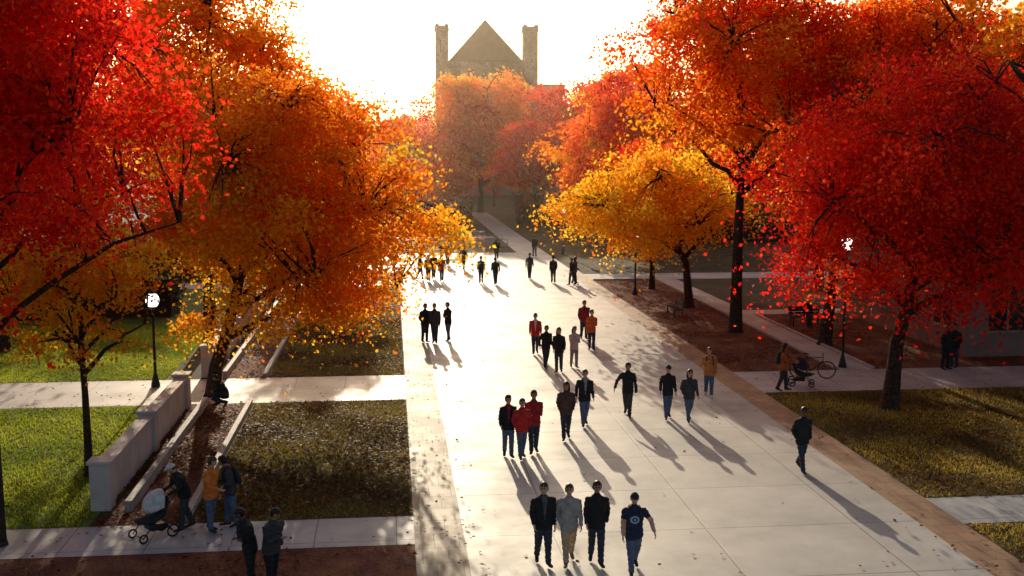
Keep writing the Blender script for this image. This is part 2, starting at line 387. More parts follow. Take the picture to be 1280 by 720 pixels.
t18=tree_meshes(19.5,8.6,4.5,18,ORANGE,34000,.38,.4,nt=260,pal2=REDOR)
place_tree('maple_tree',(15.8,67),t15,0,.62)
place_tree('maple_tree',(24.5,52),t16,1.0)
place_tree('maple_tree',(27,40),t16,2.6,.95)
place_tree('maple_tree',(26,66),t17,2)
place_tree('maple_tree',(19.5,92),t15,1.9,1.05)
place_tree('maple_tree',(-24,54),t17,.4,1.05)
place_tree('maple_tree',(-23,72),t15,.8,1.2)
for i,(x,y,t,r,s) in enumerate([(11.8,150,t18,0,1.0),(16.3,128,t17,1.2,.80),(23.5,138,t17,.4,1.15),(24,112,t17,2.2,.95),(32,100,t16,.3,1),(1,158,t15,2.4,.9),(-8,132,t16,3,.9),(-14,98,t15,3.6,1),(-22,110,t17,5,1.1),(40,118,t15,4,1.2),(31,150,t17,4.4,1.3),(4.5,165,t17,1,.9),
    (6.5,138,t17,2,.5),(2,128,t15,4,.5),(9.2,160,t16,1,.5),(15,165,t17,5,.55),(-2.5,112,t15,1,.45),(20,170,t15,3,.6)]):
    place_tree('maple_tree',(x,y),t,r,s)
def distant_mass():
    rng=np.random.default_rng(77); cl=[];cc=[];b=MB()
    for i in range(85):
        x=rng.uniform(-150,190); y=rng.uniform(175,260) if abs(x-16)>30 else rng.uniform(225,270)
        if 2<x<32 and y<232: y+=40
        h=rng.uniform(9,15); r=rng.uniform(4.5,7)
        m=900; d=rng.normal(size=(m,3)); d/=np.linalg.norm(d,axis=1,keepdims=True); d*=rng.uniform(.3,1,(m,1))**.5*(1+.2*np.sin(d[:,:1]*5+i)*np.cos(d[:,1:2]*6))
        cl.append(d*np.array([r,r,h*.42])+np.array([x,y,h*.58])); pal=[RED,REDOR,ORANGE,GOLD][rng.integers(4)]
        cc.append(pick(pal,m,rng)*rng.uniform(.45,.8)); b.tube([(x,y,0),(x,y,h*.5)],[.3,.15],5)
    cl=np.concatenate(cl);cc=np.concatenate(cc)
    V=leaf_quads(cl,rng.uniform(.5,1.1,len(cl)),rng)
    e=empty('distant_trees'); o=bpy.data.objects.new('foliage',quads_mesh('foliage',V,cc,M_leaf)); COL.objects.link(o); o.parent=e
    b.obj('trunks',[M_bark],parent=e)
distant_mass()
def hedge(x0,x1,y0,y1,h,seed,col=(.05,.06,.02)):
    rng=np.random.default_rng(seed); k=int((x1-x0)*(y1-y0)*h*60); k=min(k,26000)
    p=np.stack([rng.uniform(x0,x1,k),rng.uniform(y0,y1,k),rng.uniform(0,1,k)],1)
    top=h*(1+.18*np.sin(p[:,0]*1.7)+.12*np.sin(p[:,1]*2.3+p[:,0])); p[:,2]=top*(p[:,2]**.5)
    C=np.array(col)*rng.uniform(.5,1.6,(k,1))
    e=empty('hedge'); o=bpy.data.objects.new('foliage',quads_mesh('foliage',leaf_quads(p,rng.uniform(.15,.3,k),rng),C,M_hedge)); COL.objects.link(o); o.parent=e
    b=MB(); b.box(x0+.3,x1-.3,y0+.3,y1-.3,0,h*.75); b.obj('inner_branches',[M_bark],parent=e)
hedge(-34,-11,58,61,2.6,1); hedge(-30,-9,76,79,2.4,2); hedge(20,60,100,103,2.0,3,(.08,.05,.02)); hedge(-20,8.5,118,121,2.6,4,(.2,.07,.02)); hedge(14,60,126,129,2.6,5,(.22,.06,.02))

# ------------------------------------------------------------------ buildings
def hall():
    e=empty('university_hall',(17.0,205,0))
    b=MB(); b.box(-6.4,7.0,0,22,0,23.0); b.obj('main_walls',[M_stone],parent=e)
    b=MB(); b.box(-6.6,7.3,-.5,22.4,23.0,24.0); b.box(-6.55,7.2,-.3,22,19.6,20.0); b.obj('cornice',[M_stone],parent=e)
    b=MB()
    b.add([(-6.7,-.6,24.0),(7.0,-.6,24.0),(0,-.6,31.5),(-6.7,22,24.0),(7.0,22,24.0),(0,22,31.5)],[(0,1,2),(3,5,4),(0,2,5,3),(1,4,5,2),(0,3,4,1)])
    b.obj('gable_roof',[M_roof],parent=e)
    for x,top,w in ((-7.75,30.4,1.15),(8.2,30.4,1.3)):
        b=MB()
        b.box(x-w,x+w,-1.2,1.6,0,top-1.0)
        b.box(x-w-.15,x+w+.15,-1.35,1.75,top-1.0,top-.6)
        for cxx in (-1,1):
            for cyy in (-1,1):
                b.box(x+cxx*(w-.3)-.35,x+cxx*(w-.3)+.35,.2+cyy*1.2-.35,.2+cyy*1.2+.35,top-.6,top+.15)
        b.box(x-w+.35,x+w-.35,-.7,1.1,top-.6,top-.1)
        b.obj('tower',[M_stone],parent=e)
        b=MB()
        for z in (8,14,20,25.5): b.box(x-.35,x+.35,-1.26,-1.21,z,z+2.2)
        b.obj('tower_windows',[M_glass],parent=e)
    b=MB(); c=MB()
    for i in range(5):
        x=-5.0+i*2.55
        for z in (2.5,7.5,12.5): b.box(x-.6,x+.6,-.06,-.01,z,z+3)
        b.box(x-.5,x+.5,-.06,-.01,20.4,22.6)
        for z in (2.2,7.2,12.2): c.box(x-.75,x+.75,-.12,-.004,z,z+.25)
        c.box(x+1.05,x+1.5,-.29,-.004,1,19.5)
    b.obj('windows',[M_glass],parent=e); c.obj('sills_and_pilasters',[M_stone],parent=e)
    b=MB(); b.box(9.55,14.6,2,20,0,19.6); b.box(9.56,14.9,1.7,20.3,19.61,20.2); b.box(14.61,24,5,20,0,13); b.obj('side_wing',[M_stone],parent=e)
    b=MB()
    for z in (3,8,13,16): 
        for x in (10.6,12.4): b.box(x,x+1,1.93,1.98,z,z+2)
    b.obj('wing_windows',[M_glass],parent=e)
    b=MB(); b.box(-20,-9.5,3,18,0,12); b.obj('west_wing',[M_stone],parent=e)
hall()
def brick_building():
    e=empty('brick_building',(23.5,43.5,0))
    b=MB(); b.box(0,16,0,13,0,4.0); b.obj('walls',[M_brick],parent=e)
    b=MB(); b.box(-.3,16.3,-.3,13.3,4.0,4.35); b.obj('parapet',[M_stone],parent=e)
    w=MB(); f=MB()
    for i in range(4):
        y=1.2+i*3.1
        w.box(-.03,-.01,y,y+1.5,1.1,2.9); f.box(-.08,-.003,y-.1,y+1.6,.98,1.09); f.box(-.08,-.003,y-.1,y+1.6,2.91,3.05); f.box(-.06,-.031,y+.71,y+.79,1.1,2.9)
    for i in range(5):
        x=1.0+i*3
        w.box(x,x+1.6,-.03,-.01,1.1,2.9); f.box(x-.1,x+1.7,-.08,-.003,.98,1.09); f.box(x-.1,x+1.7,-.08,-.003,2.91,3.05); f.box(x+.76,x+.84,-.06,-.031,1.1,2.9)
    w.obj('windows',[M_glass],parent=e); f.obj('window_frames',[M_stone],parent=e)
brick_building()

# ------------------------------------------------------------------ street furniture
def lamp_mat():
    m,nt,out=new_mat('lamp_globe'); p=N(nt,'ShaderNodeBsdfPrincipled'); p.inputs['Base Color'].default_value=(.85,.83,.78,1)
    p.inputs['Emission Color'].default_value=(1,.95,.85,1); p.inputs['Emission Strength'].default_value=3
    nt.links.new(p.outputs[0],out.inputs[0]); return m
M_lamp=lamp_mat()
def lamp(x,y,h=3.3):
    e=empty('street_lamp',(x,y,0))
    b=MB(); b.tube([(0,0,0),(0,0,.12),(0,0,.3),(0,0,.5)],[.16,.16,.11,.06],12); b.tube([(0,0,.45),(0,0,h-.35)],[.055,.04],10)
    b.tube([(0,0,h-.4),(0,0,h-.3),(0,0,h-.24)],[.05,.12,.13],12); b.obj('post',[M_black],parent=e,smooth=False)
    b=MB(); b.ball((0,0,h-.02),(.24,.24,.27),16,12); b.obj('globe',[M_lamp],parent=e,smooth=True)
    b=MB(); b.tube([(0,0,h+.22),(0,0,h+.28),(0,0,h+.38)],[.14,.09,.02],10); b.obj('finial',[M_black],parent=e)
lamp(-8.6,41.0,3.2); lamp(17.6,41.9,4.9); lamp(14.2,64.5,3.6); lamp(-2.5,76,3.6); lamp(13.8,90,3.6)
def railing(x0,x1,y,h=1.05):
    b=MB(); n=int((x1-x0)/1.6)
    for i in range(n+1):
        x=x0+(x1-x0)*i/n; b.box(x-.03,x+.03,y-.03,y+.03,0,h)
    for z in (.25,.5,.75,h): b.box(x0,x1,y-.028,y+.028,z-.02,z+.02)
    b.obj('railing',[M_steel])
railing(-2.8,9.5,92.6); railing(-2.8,9.5,97); railing(-12,-3,88.5)
def steps(x0,x1,y0,n=4):
    b=MB()
    for i in range(n): b.box(x0,x1,y0+i*.45,y0+n*.45+.6,.17*i,.17*(i+1))
    b.obj('stone_steps',[M_kerb],bevel=.01)
steps(-2.5,9,98); steps(-2.5,9,108,3)
def bench(x,y,rz):
    e=empty('park_bench',(x,y,0),rz)
    b=MB()
    for i in range(4): b.box(-.8,.8,-.2+i*.12,-.1+i*.12,.43,.46)
    b.obj('seat',[M_bark],parent=e)
    b=MB()
    for i in range(3): b.box(-.8,.8,.27+i*.02,.30+i*.02,.55+i*.13,.65+i*.13)
    b.obj('backrest',[M_bark],parent=e)
    b=MB()
    for sx in (-.7,.7):
        b.box(sx-.03,sx+.03,-.2,-.14,0,.43); b.box(sx-.03,sx+.03,.24,.265,0,.95); b.box(sx-.028,sx+.028,-.2,.24,.39,.429)
    b.obj('legs',[M_black],parent=e)
bench(4.5,88,0); bench(1,88,0); bench(14.4,56,-1.57); bench(20,52.2,0)
def bicycle(x,y,rz,c):
    e=empty('bicycle',(x,y,0.012),rz)
    b=MB()
    for wy in (-.52,.52):
        b.torus((0,wy,.34),.32,.018,'x',30,6)
    b.obj('tyres',[M_rubber],parent=e,smooth=True)
    b=MB()
    for wy in (-.52,.52):
        b.torus((0,wy,.34),.295,.008,'x',24,4); b.tube([(-.04,wy,.34),(.04,wy,.34)],[.025,.025],8)
        for i in range(12):
            a=math.pi*2*i/12; b.tube([(0,wy,.34),(0,wy+.295*math.cos(a),.34+.295*math.sin(a))],[.003,.003],3,cap=False)
    b.tube([(-.26,-.42,.98),(-.1,-.38,1.0),(.1,-.38,1.0),(.26,-.42,.98)],[.013]*4,6)
    b.tube([(-.09,.1,.28),(.09,.1,.28)],[.012]*2,6); b.torus((.03,.1,.28),.09,.008,'x',16,4)
    b.obj('rims_and_bars',[M_steel],parent=e)
    b=MB(); bb=(0,.1,.28); st=(0,.22,.78); hd=(0,-.34,.82); hl=(0,-.37,.68)
    for p,q,r in ((bb,st,.017),(bb,hl,.02),(st,hd,.016),(hl,(0,-.37,1.0),.018),(st,(0,.52,.34),.01),(bb,(0,.52,.34),.011),(hl,(0,-.52,.34),.014),(st,(0,.25,.92),.014)): b.tube([p,q],[r,r],7)
    b.obj('frame',[fabric(c,.4,'bike_paint')],parent=e,smooth=True)
    b=MB(); b.tube([(0,.14,.93),(0,.22,.95),(0,.3,.96),(0,.38,.95)],[(.02,.015),(.035,.02),(.07,.025),(.06,.02)],8,ref=(1,0,0))
    for sx in (-1,1): b.box(sx*.15-.05,sx*.15+.05,.1-.04+sx*.12,.1+.04+sx*.12,.26+sx*.07,.29+sx*.07)
    b.obj('saddle_and_pedals',[M_rubber],parent=e)
bicycle(15.6,39.9,1.35,(.02,.02,.02))
def stroller(x,y,rz,canopy):
    e=empty('baby_stroller',(x,y,.012),rz)
    b=MB()
    for sx in (-.26,.26):
        b.torus((sx,.32,.15),.13,.02,'x',20,6); b.torus((sx,-.38,.11),.09,.02,'x',18,6)
    b.obj('wheels',[M_rubber],parent=e,smooth=True)
    b=MB()
    for sx in (-.25,.25):
        b.tube([(sx,-.38,.11),(sx,-.1,.42),(sx,.25,.78),(sx,.48,1.02)],[.014]*4,7)
        b.tube([(sx,.32,.15),(sx,.1,.42),(sx,-.1,.52)],[.014]*3,7)
    b.tube([(-.25,.48,1.02),(.25,.48,1.02)],[.018,.018],8); b.tube([(-.26,.32,.15),(.26,.32,.15)],[.01,.01],6); b.tube([(-.26,-.38,.11),(.26,-.38,.11)],[.01,.01],6)
    b.obj('frame',[M_black],parent=e,smooth=True)
    b=MB(); b.tube([(0,-.42,.45),(0,-.36,.44),(0,-.05,.42),(0,.16,.52),(0,.28,.80),(0,.30,.92)],[(.1,.02),(.19,.06),(.215,.09),(.215,.08),(.20,.05),(.1,.02)],14,ref=(1,0,0)); b.obj('seat',[fabric((.03,.03,.035))],parent=e,smooth=True)
    b=MB()
    n,k=9,12; vs=[];fs=[]
    for i in range(n):
        a=R(-10)+R(115)*i/(n-1)
        for j in range(k+1):
            u=math.pi*j/k; sn_=max(0.0,math.sin(u)); vs.append((.24*math.cos(u), .14-.38*math.sin(a)*sn_**.6, .70+.38*math.cos(a)*sn_**.6))
    for i in range(n-1):
        for j in range(k): fs.append((i*(k+1)+j,i*(k+1)+j+1,(i+1)*(k+1)+j+1,(i+1)*(k+1)+j))
    b.add(vs,fs); o=b.obj('canopy',[fabric(canopy)],parent=e,smooth=True); so_=o.modifiers.new('s','SOLIDIFY'); so_.thickness=.012
    b=MB(); b.box(-.2,.2,-.15,.25,.2,.34); b.obj('basket',[M_black],parent=e,bevel=.03)
stroller(14.7,38.7,1.2,(.03,.03,.035)); stroller(-5.35,24.75,-.9,(.62,.6,.57))

# ------------------------------------------------------------------ people
def ik(S,W,hint,l1=.285,l2=.265):
    S=np.array(S,float);W=np.array(W,float); d=W-S; L=np.linalg.norm(d)
    if L>(l1+l2)*.985: d*= (l1+l2)*.985/L; W=S+d; L=np.linalg.norm(d)
    a=(l1*l1-l2*l2+L*L)/(2*L); h=math.sqrt(max(0,l1*l1-a*a)); u=d/L
    hv=np.array(hint,float); hv-=hv.dot(u)*u; hv/=np.linalg.norm(hv)+1e-9
    return S+u*a+hv*h, W
PC=[0]
def person(name,X,Y,face=0,h=1.75,walk=.32,phase=None,arms=('swing','swing'),jacket=(.02,.02,.022),pants=(.03,.035,.05),shirt=None,
           hair=(.02,.012,.008),hairstyle='short',skin=(.42,.24,.16),shoes=(.02,.02,.02),bag=None,bend=None,crouch=0,sleeves='long',look=None,sit=False,build=1.05,nod=0.0,mark=None):
    PC[0]+=1; rs=np.random.default_rng(PC[0]*7+3)
    if phase is None: phase=1 if rs.random()<.5 else -1
    build*=rs.uniform(.97,1.10); bulk=rs.uniform(.98,1.14)
    if bend is None: bend=float(rs.uniform(.02,.09))
    if look is None: look=float(rs.uniform(-.5,.5))
    face+=float(rs.uniform(-8,8))
    legs={}
    for s in (-1,1):
        f=phase*s
        if sit: th,kb,fp=1.45,1.45,0
        elif crouch: th,kb,fp=(1.75,2.2,0.) if f>0 else (1.0,2.3,.9)
        elif f>0: th,kb,fp=walk*.95,.08+walk*.15,-.12*walk
        else: th,kb,fp=-walk*.55,walk*1.25,walk*1.3
        hip=np.array([s*.085,0,.90]); knee=hip+.43*np.array([-s*.01,-math.sin(th),-math.cos(th)])
        an=knee+.41*np.array([-s*.02,-math.sin(th-kb),-math.cos(th-kb)])
        c,sn=math.cos(fp),math.sin(fp)
        def ft(fw,dn): 
            return an+np.array([s*fw*.18,-fw*c+dn*sn, -dn*c-fw*sn])
        legs[s]=[hip,knee,an,ft(-.06,.05),ft(.03,.052),ft(.12,.058),ft(.19,.062)]
    low=min(min(p[2] for p in L[3:]) for L in legs.values())-.032
    if sit: low=.90-.12-.45
    for L in legs.values():
        for i in range(len(L)): L[i]=L[i]-np.array([0,0,low])
    if sit:
        for L in legs.values():
            zlow=min(p[2] for p in L[3:])-.032
            for i in range(2,len(L)): L[i]=L[i]-np.array([0,0,zlow])
    dz=-low-.03
    hz=.90-low
    B=MB(); q=build
    HEM=.755
    tor=[(HEM,.150,.115),(HEM+.03,.172,.132),(.86,.176,.134),(.96,.166,.122),(1.06,.162,.118),(1.16,.172,.122),(1.27,.182,.126),(1.34,.180,.120),(1.385,.150,.098),(1.43,.095,.078),(1.47,.070,.07)]
    B.tube([(0,(.01 if z>1.2 else 0),z+dz) for z,a,b in tor],[(a*q,b*q*bulk) for z,a,b in tor],18,ref=(1,0,0))
    B.tube([(0,.012,1.40+dz),(0,.0,1.49+dz),(0,-.008,1.60+dz)],[.064,.056,.054],12,ref=(1,0,0))
    B.tube([(0,0,.72+dz),(0,0,.80+dz),(0,0,.90+dz)],[(.10,.10),(.155*q,.118*q),(.15,.11)],14,ref=(1,0,0))
    for s in (-1,1):
        L=legs[s]; hip,knee,an=L[0],L[1],L[2]; m1=hip*.5+knee*.5; m2=knee*.6+an*.4
        B.tube([hip+np.array([0,0,.03]),m1,knee,m2,an+(knee-an)*.14,an+(an-knee)*.05],[(.094*q,.105*q),(.086*q,.094*q),.073*q,(.069,.074),.064,.066],12,ref=(1,0,0))
        B.tube([an,L[3]*.5+an*.5,L[4]],[.045,.045,.04],8,ref=(1,0,0))
        B.tube([L[3]+(L[3]-L[4])*.15,L[3],L[4],L[5],L[6],L[6]+(L[6]-L[5])*.25],[(.02,.018),(.038,.034),(.044,.040),(.048,.032),(.042,.026),(.02,.014)],10,ref=(1,0,0))
    A={}
    for s in (-1,1):
        S=np.array([s*.168*q,.0,1.355+dz]); mode=arms[0 if s<0 else 1]; f=-phase*s
        hint=(s*.15,1,-.1)
        if mode=='swing': k=min(walk/.32,1.2); W=S+np.array([s*.045,-.19*f*k-.04,-.49+.04*(f>0)])
        elif mode=='hang': W=S+np.array([s*.04,-.04,-.53])
        elif mode=='pocket': W=np.array([s*.185,-.09,.90+dz]); hint=(s*.45,1,0)
        elif mode=='phone': W=np.array([s*.06,-.29,1.15+dz]); hint=(s*.35,.3,-1)
        elif mode=='cross': W=np.array([-s*.06,-.18,1.12+dz-.02*s]); hint=(s*.5,-.1,-1)
        elif mode=='strap': W=np.array([s*.12,-.15,1.25+dz]); hint=(s*.6,.1,-1)
        elif mode=='reach': W=S+np.array([-s*.02,-.40,-.25]); hint=(s*.4,.2,-1)
        elif mode=='out': W=S+np.array([s*.22,-.12,-.43]); hint=(s*.4,.9,0)
        E,W=ik(S,W,hint); A[s]=(S,E,W,mode)
        B.tube([S*np.array([.6,1,1])+np.array([0,0,.015]),S,S*.6+E*.4,E,E*.45+W*.55,W],[(.058,.063),(.068*q,.072*q),(.060*q,.062*q),.055,.049,.043],10,ref=(0,1,.01))
    me=bpy.data.meshes.new('tmp'); me.from_pydata(B.v,[],B.f); ob=bpy.data.objects.new('tmp',me); COL.objects.link(ob)
    rm=ob.modifiers.new('r','REMESH'); rm.mode='VOXEL'; rm.voxel_size=.0165
    sm=ob.modifiers.new('s','SMOOTH'); sm.factor=.5; sm.iterations=3
    dg=bpy.context.evaluated_depsgraph_get(); ev=ob.evaluated_get(dg); bm=bpy.data.meshes.new_from_object(ev)
    bpy.data.objects.remove(ob); bpy.data.meshes.remove(me)
    nv=len(bm.vertices); co=np.zeros(nv*3); bm.vertices.foreach_get('co',co); co=co.reshape(-1,3)
    no=np.zeros(nv*3); bm.vertices.foreach_get('normal',no); no=no.reshape(-1,3)
    faces=[tuple(p.vertices) for p in bm.polygons]
    bpy.data.meshes.remove(bm)
    F4=np.array([f if len(f)==4 else (f[0],f[1],f[2],f[2]) for f in faces]); fc=co[F4].mean(1)
    def segd(P,a,b):
        a=np.array(a);b=np.array(b); ab=b-a; t=np.clip(((P-a)@ab)/(ab@ab+1e-9),0,1); return np.linalg.norm(P-(a+t[:,None]*ab),axis=1),t
    # slots: 0 jacket 1 trousers 2 skin 3 hair 4 shoes 5 shirt 6 bag 7 dark 8 lips
    cand=[]
    d,t=segd(fc,(0,0,.80+dz),(0,0,1.38+dz)); cand.append((d-.14,np.full(len(fc),0)))
    d,t=segd(fc,(0,0,1.475+dz),(0,0,1.6+dz)); cand.append((d-.055,np.full(len(fc),2)))
    for s in (-1,1):
        S,E,W,_=A[s]
        d,t=segd(fc,S,E); lab=np.zeros(len(fc),int)
        if sleeves=='short': lab[t>.6]=2
        cand.append((d-.06,lab))
        d,t=segd(fc,E,W); lab=np.zeros(len(fc),int)
        if sleeves=='short': lab[:]=2
        cand.append((d-.045,lab))
        L=legs[s]
        d,t=segd(fc,L[0]-np.array([0,0,.02]),L[1]); cand.append((d-.08,np.ones(len(fc),int)))
        d,t=segd(fc,L[1],L[2]); cand.append((d-.058,np.ones(len(fc),int)))
        d,t=segd(fc,L[3],L[6]); cand.append((d-.042,np.full(len(fc),4)))
    D=np.stack([c[0] for c in cand]); LB=np.stack([c[1] for c in cand]); k=D.argmin(0); lab=LB[k,np.arange(len(fc))]
    tz=fc[:,2]-dz; tors=(k==0)
    lab[(tz<HEM+.005)&(np.abs(fc[:,0])<.22)&tors]=1
    if not (sit or crouch): lab[(tz>HEM+.005)&(lab==1)]=0
    if shirt is not None:
        m=tors&(fc[:,1]<-.04)&(np.abs(fc[:,0])<.012+np.clip(tz-1.08,0,1)*.13)&(tz>.98); lab[m]=5
    if mark is not None:
        rr=np.hypot(fc[:,0]/1.15,tz-1.20); m=tors&(fc[:,1]<-.05)&(rr<.085)&((rr>.05)|(rr<.026)); lab[m]=5
    z=co[:,2]; amp=.0055
    w=np.sin(z*55+np.sin(co[:,0]*23+PC[0])*2.1+np.sin(co[:,1]*31)*1.4)+.6*np.sin(z*91+co[:,0]*40+PC[0]*2)
    co=co+no*(amp*w*(z>.12)*((z-dz)<1.44))[:,None]
    G=MB(); G.v=[tuple(p) for p in co]; G.f=list(faces); G.m=[int(x) for x in lab]
    for s in (-1,1):
        S,E,W,mode=A[s]
        if mode=='pocket': continue
        dd=(W-E)/np.linalg.norm(W-E)
        w_=np.array([0,-1.,0]) if abs(dd[1])<.8 else np.array([0,0,1.]); w_-=w_.dot(dd)*dd; w_/=np.linalg.norm(w_)
        n_=np.cross(dd,w_); 
        if n_[0]*s>0: n_=-n_
        G.tube([W-dd*.02,W+dd*.02,W+dd*.055,W+dd*.092,W+dd*.10],[(.026,.02),(.03,.018),(.042,.017),(.04,.015),(.034,.008)],8,mi=2,ref=w_)
        for i,(ln,o) in enumerate(((.066,.03),(.075,.01),(.07,-.01),(.054,-.029))):
            b0=W+dd*.088+w_*o; cu=.35+.1*i
            b1=b0+(dd*math.cos(cu*.5)+n_*math.sin(cu*.5))*ln*.5; b2=b1+(dd*math.cos(cu*2)+n_*math.sin(cu*2))*ln*.5
            G.tube([b0-dd*.01,b0,b1,b2],[.009,.0095,.0088,.006],6,mi=2)
        t0=W+dd*.03+w_*.03; t1=t0+(w_*.75+dd*.65+n_*.2)*.035; t2=t1+(w_*.25+dd*.95+n_*.25)*.03
        G.tube([t0-w_*.012,t0,t1,t2],[.012,.012,.0105,.007],6,mi=2)
        if mode=='phone' and s>0:
            c=W+dd*.09+n_*.02; G.box(c[0]-.035,c[0]+.035,c[1]-.006,c[1]+.006,c[2]-.01,c[2]+.13,7)
    hc=np.array([0,-.012,1.630+dz]); nu,nvv=30,22
    un=[]
    for i in range(nvv+1):
        th=math.pi*i/nvv
        for j in range(nu):
            ph=2*math.pi*j/nu; un.append((math.sin(th)*math.cos(ph),math.sin(th)*math.sin(ph),math.cos(th)))
    un=np.array(un); x,y,zz=un[:,0],un[:,1],un[:,2]
    lo=np.clip(-zz,0,1)
    hx=.080*x*(1-.30*lo**1.6); hy=.101*y*(1-.10*lo)-.012*lo; hzv=.121*zz
    front=(y<-.3)
    nose=np.exp(-((x/.16)**2+((zz+.14)/.2)**2))*front; hy=hy-.026*nose
    hy=hy+.010*np.exp(-(((np.abs(x)-.36)/.16)**2+((zz-.06)/.12)**2))*front
    hy=hy-.006*np.exp(-((x/.3)**2+((zz+.52)/.1)**2))*front
    hy=hy-.008*np.exp(-((x/.3)**2+((zz+.85)/.15)**2))*front
    def hairmask(x,y,zz):
        if hairstyle=='bald': return np.zeros_like(x,bool)
        if hairstyle=='cap' : return ((zz>.28)|((y>.05)&(zz>-.35)))
        return (zz>.62)|((zz>.48)&(y>-.9)&(np.abs(x)>.1))|((y>-.12)&(zz>-.42))|((y>.25)&(zz>-.62))
    hm=hairmask(x,y,zz).astype(float)
    th_=.016 if hairstyle!='long' else .022
    hx+=x*th_*hm; hy+=y*th_*hm; hzv+=zz*th_*hm*.9
    hp=np.stack([hx,hy,hzv],1)
    hp+=un*(.003*np.sin(un[:,:1]*40+PC[0])*np.sin(un[:,2:3]*35))*hm[:,None]
    cl_,sl_=math.cos(look),math.sin(look); cn,sn_=math.cos(nod),math.sin(nod)
    def headT(p):
        p=np.array(p,float).reshape(-1,3); z2=p[:,2]*cn+p[:,1]*sn_
        y2=p[:,1]*cn-p[:,2]*sn_; p=np.stack([p[:,0],y2,z2],1)
        return np.stack([p[:,0]*cl_-p[:,1]*sl_,p[:,0]*sl_+p[:,1]*cl_,p[:,2]],1)+hc
    fs=[];ml=[]
    for i in range(nvv):
        for j in range(nu):
            j2=(j+1)%nu; f=(i*nu+j,(i+1)*nu+j,(i+1)*nu+j2,i*nu+j2); c=un[list(f)].mean(0); c/=np.linalg.norm(c)+1e-9
            m=2
            if hairmask(np.array([c[0]]),np.array([c[1]]),np.array([c[2]]))[0]: m=3 if hairstyle!='cap' or c[2]<.1 else 6
            elif c[1]<-.5 and abs(abs(c[0])-.36)<.11 and abs(c[2]-.05)<.07: m=7
            elif c[1]<-.5 and abs(abs(c[0])-.36)<.17 and abs(c[2]-.26)<.07: m=3
            elif c[1]<-.5 and abs(c[0])<.24 and abs(c[2]+.52)<.06: m=8
            fs.append(f); ml.append(m)
    def addh(vs,f_,mi):
        o=len(G.v); G.v.extend([tuple(p) for p in headT(vs)])
        for i,f in enumerate(f_): G.f.append(tuple(a+o for a in f)); G.m.append(mi[i] if isinstance(mi,list) else mi)
    addh(hp,fs,ml)
    for s in (-1,1):
        e=MB(); e.ball((s*.079,.008,-.01),(.012,.02,.032),8,6); addh(e.v,e.f,2)
    if hairstyle=='long':
        e=MB(); e.tube([(0,.05,.05),(0,.075,-.04),(0,.08,-.14),(0,.075,-.24),(0,.07,-.29)],[(.085,.05),(.098,.05),(.10,.045),(.085,.035),(.05,.02)],14,ref=(1,0,0)); addh(e.v,e.f,3)
    if hairstyle=='cap':
        e=MB(); e.tube([(0,-.07,.055),(0,-.12,.048),(0,-.165,.036)],[(.07,.010),(.068,.008),(.045,.006)],12,ref=(1,0,0)); addh(e.v,e.f,6)
    if bag=='backpack':
        G.tube([(0,.185,.98+dz),(0,.20,1.0+dz),(0,.21,1.15+dz),(0,.20,1.32+dz),(0,.18,1.40+dz),(0,.17,1.42+dz)],[(.10,.05),(.145,.08),(.15,.085),(.14,.07),(.10,.05),(.05,.02)],14,mi=6,ref=(1,0,0))
        for s in (-1,1): G.tube([(s*.09,.14,1.38+dz),(s*.10,.06,1.455+dz),(s*.105,-.04,1.445+dz),(s*.11,-.125,1.35+dz),(s*.125,-.14,1.2+dz),(s*.155,-.06,1.08+dz),(s*.14,.12,1.03+dz)],[(.022,.009)]*7,6,mi=6,ref=(1,0,0))
    if bag=='shoulder':
        G.tube([(.25,.05,.78+dz),(.25,.05,.82+dz),(.25,.05,1.0+dz),(.25,.05,1.03+dz)],[(.04,.12),(.055,.16),(.05,.15),(.02,.13)],12,mi=6,ref=(1,0,0))
        G.tube([(.22,.05,1.02+dz),(.2,-.10,1.25+dz),(.1,-.09,1.43+dz),(-.02,.05,1.46+dz)],[.012]*4,6,mi=6)
    V=np.array(G.v)
    if bend:
        t=np.clip((V[:,2]-(hz-.06))/.28,0,1); t=t*t*(3-2*t); a=bend*t
        y0=V[:,1]; z0=V[:,2]-hz
        am=np.zeros(len(V),bool)
        for s in (-1,1):
            S,E,W,_=A[s]; d1,_t=segd(V,S,E); d2,_t=segd(V,E,W+(W-E)*.6); am|=((d1<.09)|(d2<.075))&(np.abs(V[:,0])>.155)
        if bend>.15: a=np.where(am,bend,a)
        V[:,1]=y0*np.cos(a)-z0*np.sin(a); V[:,2]=hz+z0*np.cos(a)+y0*np.sin(a)
    me=bpy.data.meshes.new(name); me.from_pydata(V.tolist(),[],G.f); me.polygons.foreach_set('material_index',G.m); me.polygons.foreach_set('use_smooth',[True]*len(G.f))
    lips=(skin[0]*.75,skin[1]*.45,skin[2]*.45)
    for m in (fabric(jacket),fabric(pants),fabric(skin,.5,'skin'),fabric(hair,.5,'hair'),fabric(shoes,.6,'shoe'),fabric(mark or shirt or jacket),fabric((.03,.03,.035) if not isinstance(bag,tuple) else bag,.8,'bag'),fabric((.01,.01,.01),.3,'dark'),fabric(lips,.5,'lips')): me.materials.append(m)
    me.update()
    ob=bpy.data.objects.new(name,me); COL.objects.link(ob); sc=h/1.765
    ob.scale=(sc,sc,sc); ob.location=(X,Y,.018 if .4<X<13 else .014); ob.rotation_euler=(0,0,R(face))
    return ob
BLK=(.022,.021,.022); CH=(.055,.052,.052); NAVY=(.02,.028,.06); RD=(.5,.03,.025); MAR=(.28,.025,.028); ORG=(.7,.2,.03); GREY=(.36,.33,.30); WHT=(.65,.6,.55)
JN=(.09,.125,.20); JD=(.035,.043,.065); KH=(.48,.36,.22); TN=(.2,.12,.08)
